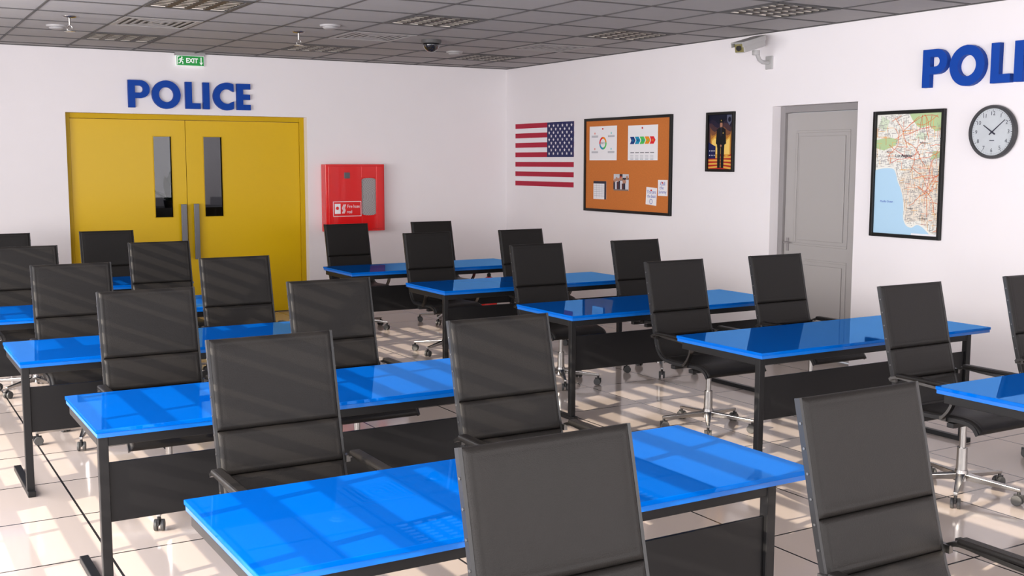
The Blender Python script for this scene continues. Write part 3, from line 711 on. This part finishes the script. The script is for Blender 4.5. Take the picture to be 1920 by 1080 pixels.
def make_chair():
    r=empty('office_chair',(0,0,0))
    hw=.241; s1=sof(.752); s2=sof(.592); s3=sof(.455)
    pad(0,s1,hw,.016,.014).build('upper_back_cushion',M_leather,r,smooth='all',weld=True)
    pad(s1,s2,hw,.016,.014).build('middle_back_cushion',M_leather,r,smooth='all',weld=True)
    pad(s2,s3,hw,.016,.014).build('lower_back_cushion',M_leather,r,smooth='all',weld=True)
    pad(s3,ln[-1],hw,.02,.014).build('seat_cushion',M_leather,r,smooth='all',weld=True)
    for s in (-1,1):
        b=MB(); V=[];N=60
        for i in range(N+1):
            q=ln[-1]*i/N; p=at(q); n_=nrm(q)
            for (dx,dn) in ((.239,.008),(.249,.008),(.249,-.012),(.239,-.012)): V.append((s*dx,p[0]+n_[0]*dn,p[1]+n_[1]*dn))
        Fc=[(i*4+k,i*4+(k+1)%4,i*4+4+(k+1)%4,i*4+4+k) for i in range(N) for k in range(4)]+[(0,1,2,3),(N*4,N*4+1,N*4+2,N*4+3)]
        b.add(V,Fc,M_rail)
        for q in [ln[-1]*k/16 for k in range(1,9)]:
            p=at(q); b.cyl((s*.248,p[0],p[1]),(s*.2515,p[0],p[1]),.004,n=8,m=M_screw)
        b.build('side_rail',None,r,smooth=True)
        x0,x1=(.256,.284)
        path=cat([(.262,.60),(.21,.618),(.10,.612),(-.06,.605),(-.125,.595),(-.14,.56),(-.115,.50),(-.07,.452)],5)
        V=[];n=len(path)
        for i,p in enumerate(path):
            d=(path[min(i+1,n-1)]-path[max(i-1,0)]).normalized(); nn=Vector((-d.y,d.x))
            for x,o in ((x0,.007),(x1,.007),(x1,-.007),(x0,-.007)): V.append((s*x,p.x+nn.x*o,p.y+nn.y*o))
        b=MB(); b.add(V,[(i*4+k,i*4+(k+1)%4,i*4+4+(k+1)%4,i*4+4+k) for i in range(n-1) for k in range(4)]+[(0,1,2,3),tuple(4*n-4+k for k in range(4))])
        b.box(min(s*.245,s*.262),max(s*.245,s*.262),.235,.275,.585,.61); b.box(min(s*.245,s*.262),max(s*.245,s*.262),-.09,-.05,.44,.462)
        arm=b.build('armrest',M_arm,r,smooth=True)
        b=MB(); b.box(min(s*.247,s*.293),max(s*.247,s*.293),-.115,.215,.619,.638); b.build('arm_pad',M_leather,arm,bevel=.008)
    b=MB(); b.box(-.24,.24,.06,.10,.405,.43); b.box(-.24,.24,-.12,-.08,.405,.43); b.box(-.07,.07,-.11,.09,.385,.41); b.cyl((.08,0,.39),(.2,0,.385),.006,n=8)
    b.build('seat_support',M_rail,r,bevel=.004)
    b=MB(); b.cyl((0,0,.24),(0,0,.39),.017,n=18); b.cyl((0,0,.12),(0,0,.25),.029,.026,n=20); b.cyl((0,0,.075),(0,0,.13),.042,.033,n=20)
    b.build('gas_column',M_chrome,r,smooth=True)
    for k in range(5):
        a=2*PI*k/5
        b=MB(); b.add([(.02,-.024,.115),(.02,.024,.115),(.02,.02,.08),(.02,-.02,.08),(.31,-.011,.088),(.31,.011,.088),(.31,.009,.07),(.31,-.009,.07)],[(0,1,2,3),(4,5,6,7),(0,1,5,4),(1,2,6,5),(2,3,7,6),(3,0,4,7)])
        lg=b.build('base_leg',M_chrome,r,bevel=.004); lg.rotation_euler.z=a
        b=MB(); b.cyl((.30,0,.05),(.30,0,.075),.009,n=10); b.box(.275,.325,-.006,.006,.03,.058)
        c=b.build('castor',M_rail,r,bevel=.002); c.rotation_euler.z=a
        for s in (-1,1): MB().cyl((.295,s*.008,.028),(.295,s*.024,.028),.028,n=20).build('wheel',M_rubber,c,smooth=True,bevel=.003)
    return r
rowY=[2.25,4.12,5.93,7.68,9.44,11.18]
Apos=[(1.43,2.52),(1.355,2.37),(1.29,2.30),(1.2,2.28),(1.13,2.17),(1.15,2.08)]
Bpos=[None,(4.985,6.05),(4.79,5.72),(4.77,5.77),(4.65,5.68),(4.54,5.56)]
C0=make_chair(); first=True
for blk,pos in (('left',Apos),('right',Bpos)):
    for k,pr in enumerate(pos):
        if not pr: continue
        for j,x in enumerate(pr):
            o=C0 if first else copy_tree(C0); first=False
            o.location=(x,rowY[k]-.385,0)
            ph=random.uniform(0,2*PI/5)
            for ch in o.children:
                if ch.name.startswith(('base_leg','castor')): ch.rotation_euler.z+=ph
            if k==0: lb=['closest black leather chair at bottom centre, overlapping the nearest blue desk','black leather chair at bottom right corner, closest on that side'][j]
            else: lb='black leather chair, %s one behind the %s desk of the %s block'%(['left','right'][j],ordn[k-1],blk)
            tag(o,lb,'chair','black chairs at the blue desks')
# ------------------------------------------------------------------ light
def area(name,loc,rot,sx,sy,e,col=(1,1,1)):
    l=bpy.data.lights.new(name,'AREA'); l.shape='RECTANGLE'; l.size=sx; l.size_y=sy; l.energy=e; l.color=col
    o=bpy.data.objects.new(name,l); COL.objects.link(o); o.location=loc; o.rotation_euler=rot; return o
area('window light left',(XL+.03,3.6,1.7),(0,-PI/2,0),2.1,11.8,640,(1,.97,.975))
area('window light rear',(3.15,YR+.03,1.83),(PI/2,0,0),7.5,2.05,270,(1,.965,.96))
s=bpy.data.lights.new('sun','SUN'); s.energy=8.0; s.angle=math.radians(.14); s.color=(1,.87,.71)
so=bpy.data.objects.new('sun',s); COL.objects.link(so)
sdir=Vector((1,.20,-.40)).normalized(); so.rotation_euler=sdir.to_track_quat('-Z','Y').to_euler()
l=bpy.data.lights.new('hall fill light','POINT'); l.energy=34; l.shadow_soft_size=.3; o=bpy.data.objects.new('hall fill light',l); COL.objects.link(o); o.location=(4.6,14.6,2.6)  # unseen point light added to brighten the hall behind the door windows
W=bpy.data.worlds.new('world'); SC.world=W; W.use_nodes=True; W.node_tree.nodes['Background'].inputs[0].default_value=(.85,.9,1,1); W.node_tree.nodes['Background'].inputs[1].default_value=1.0
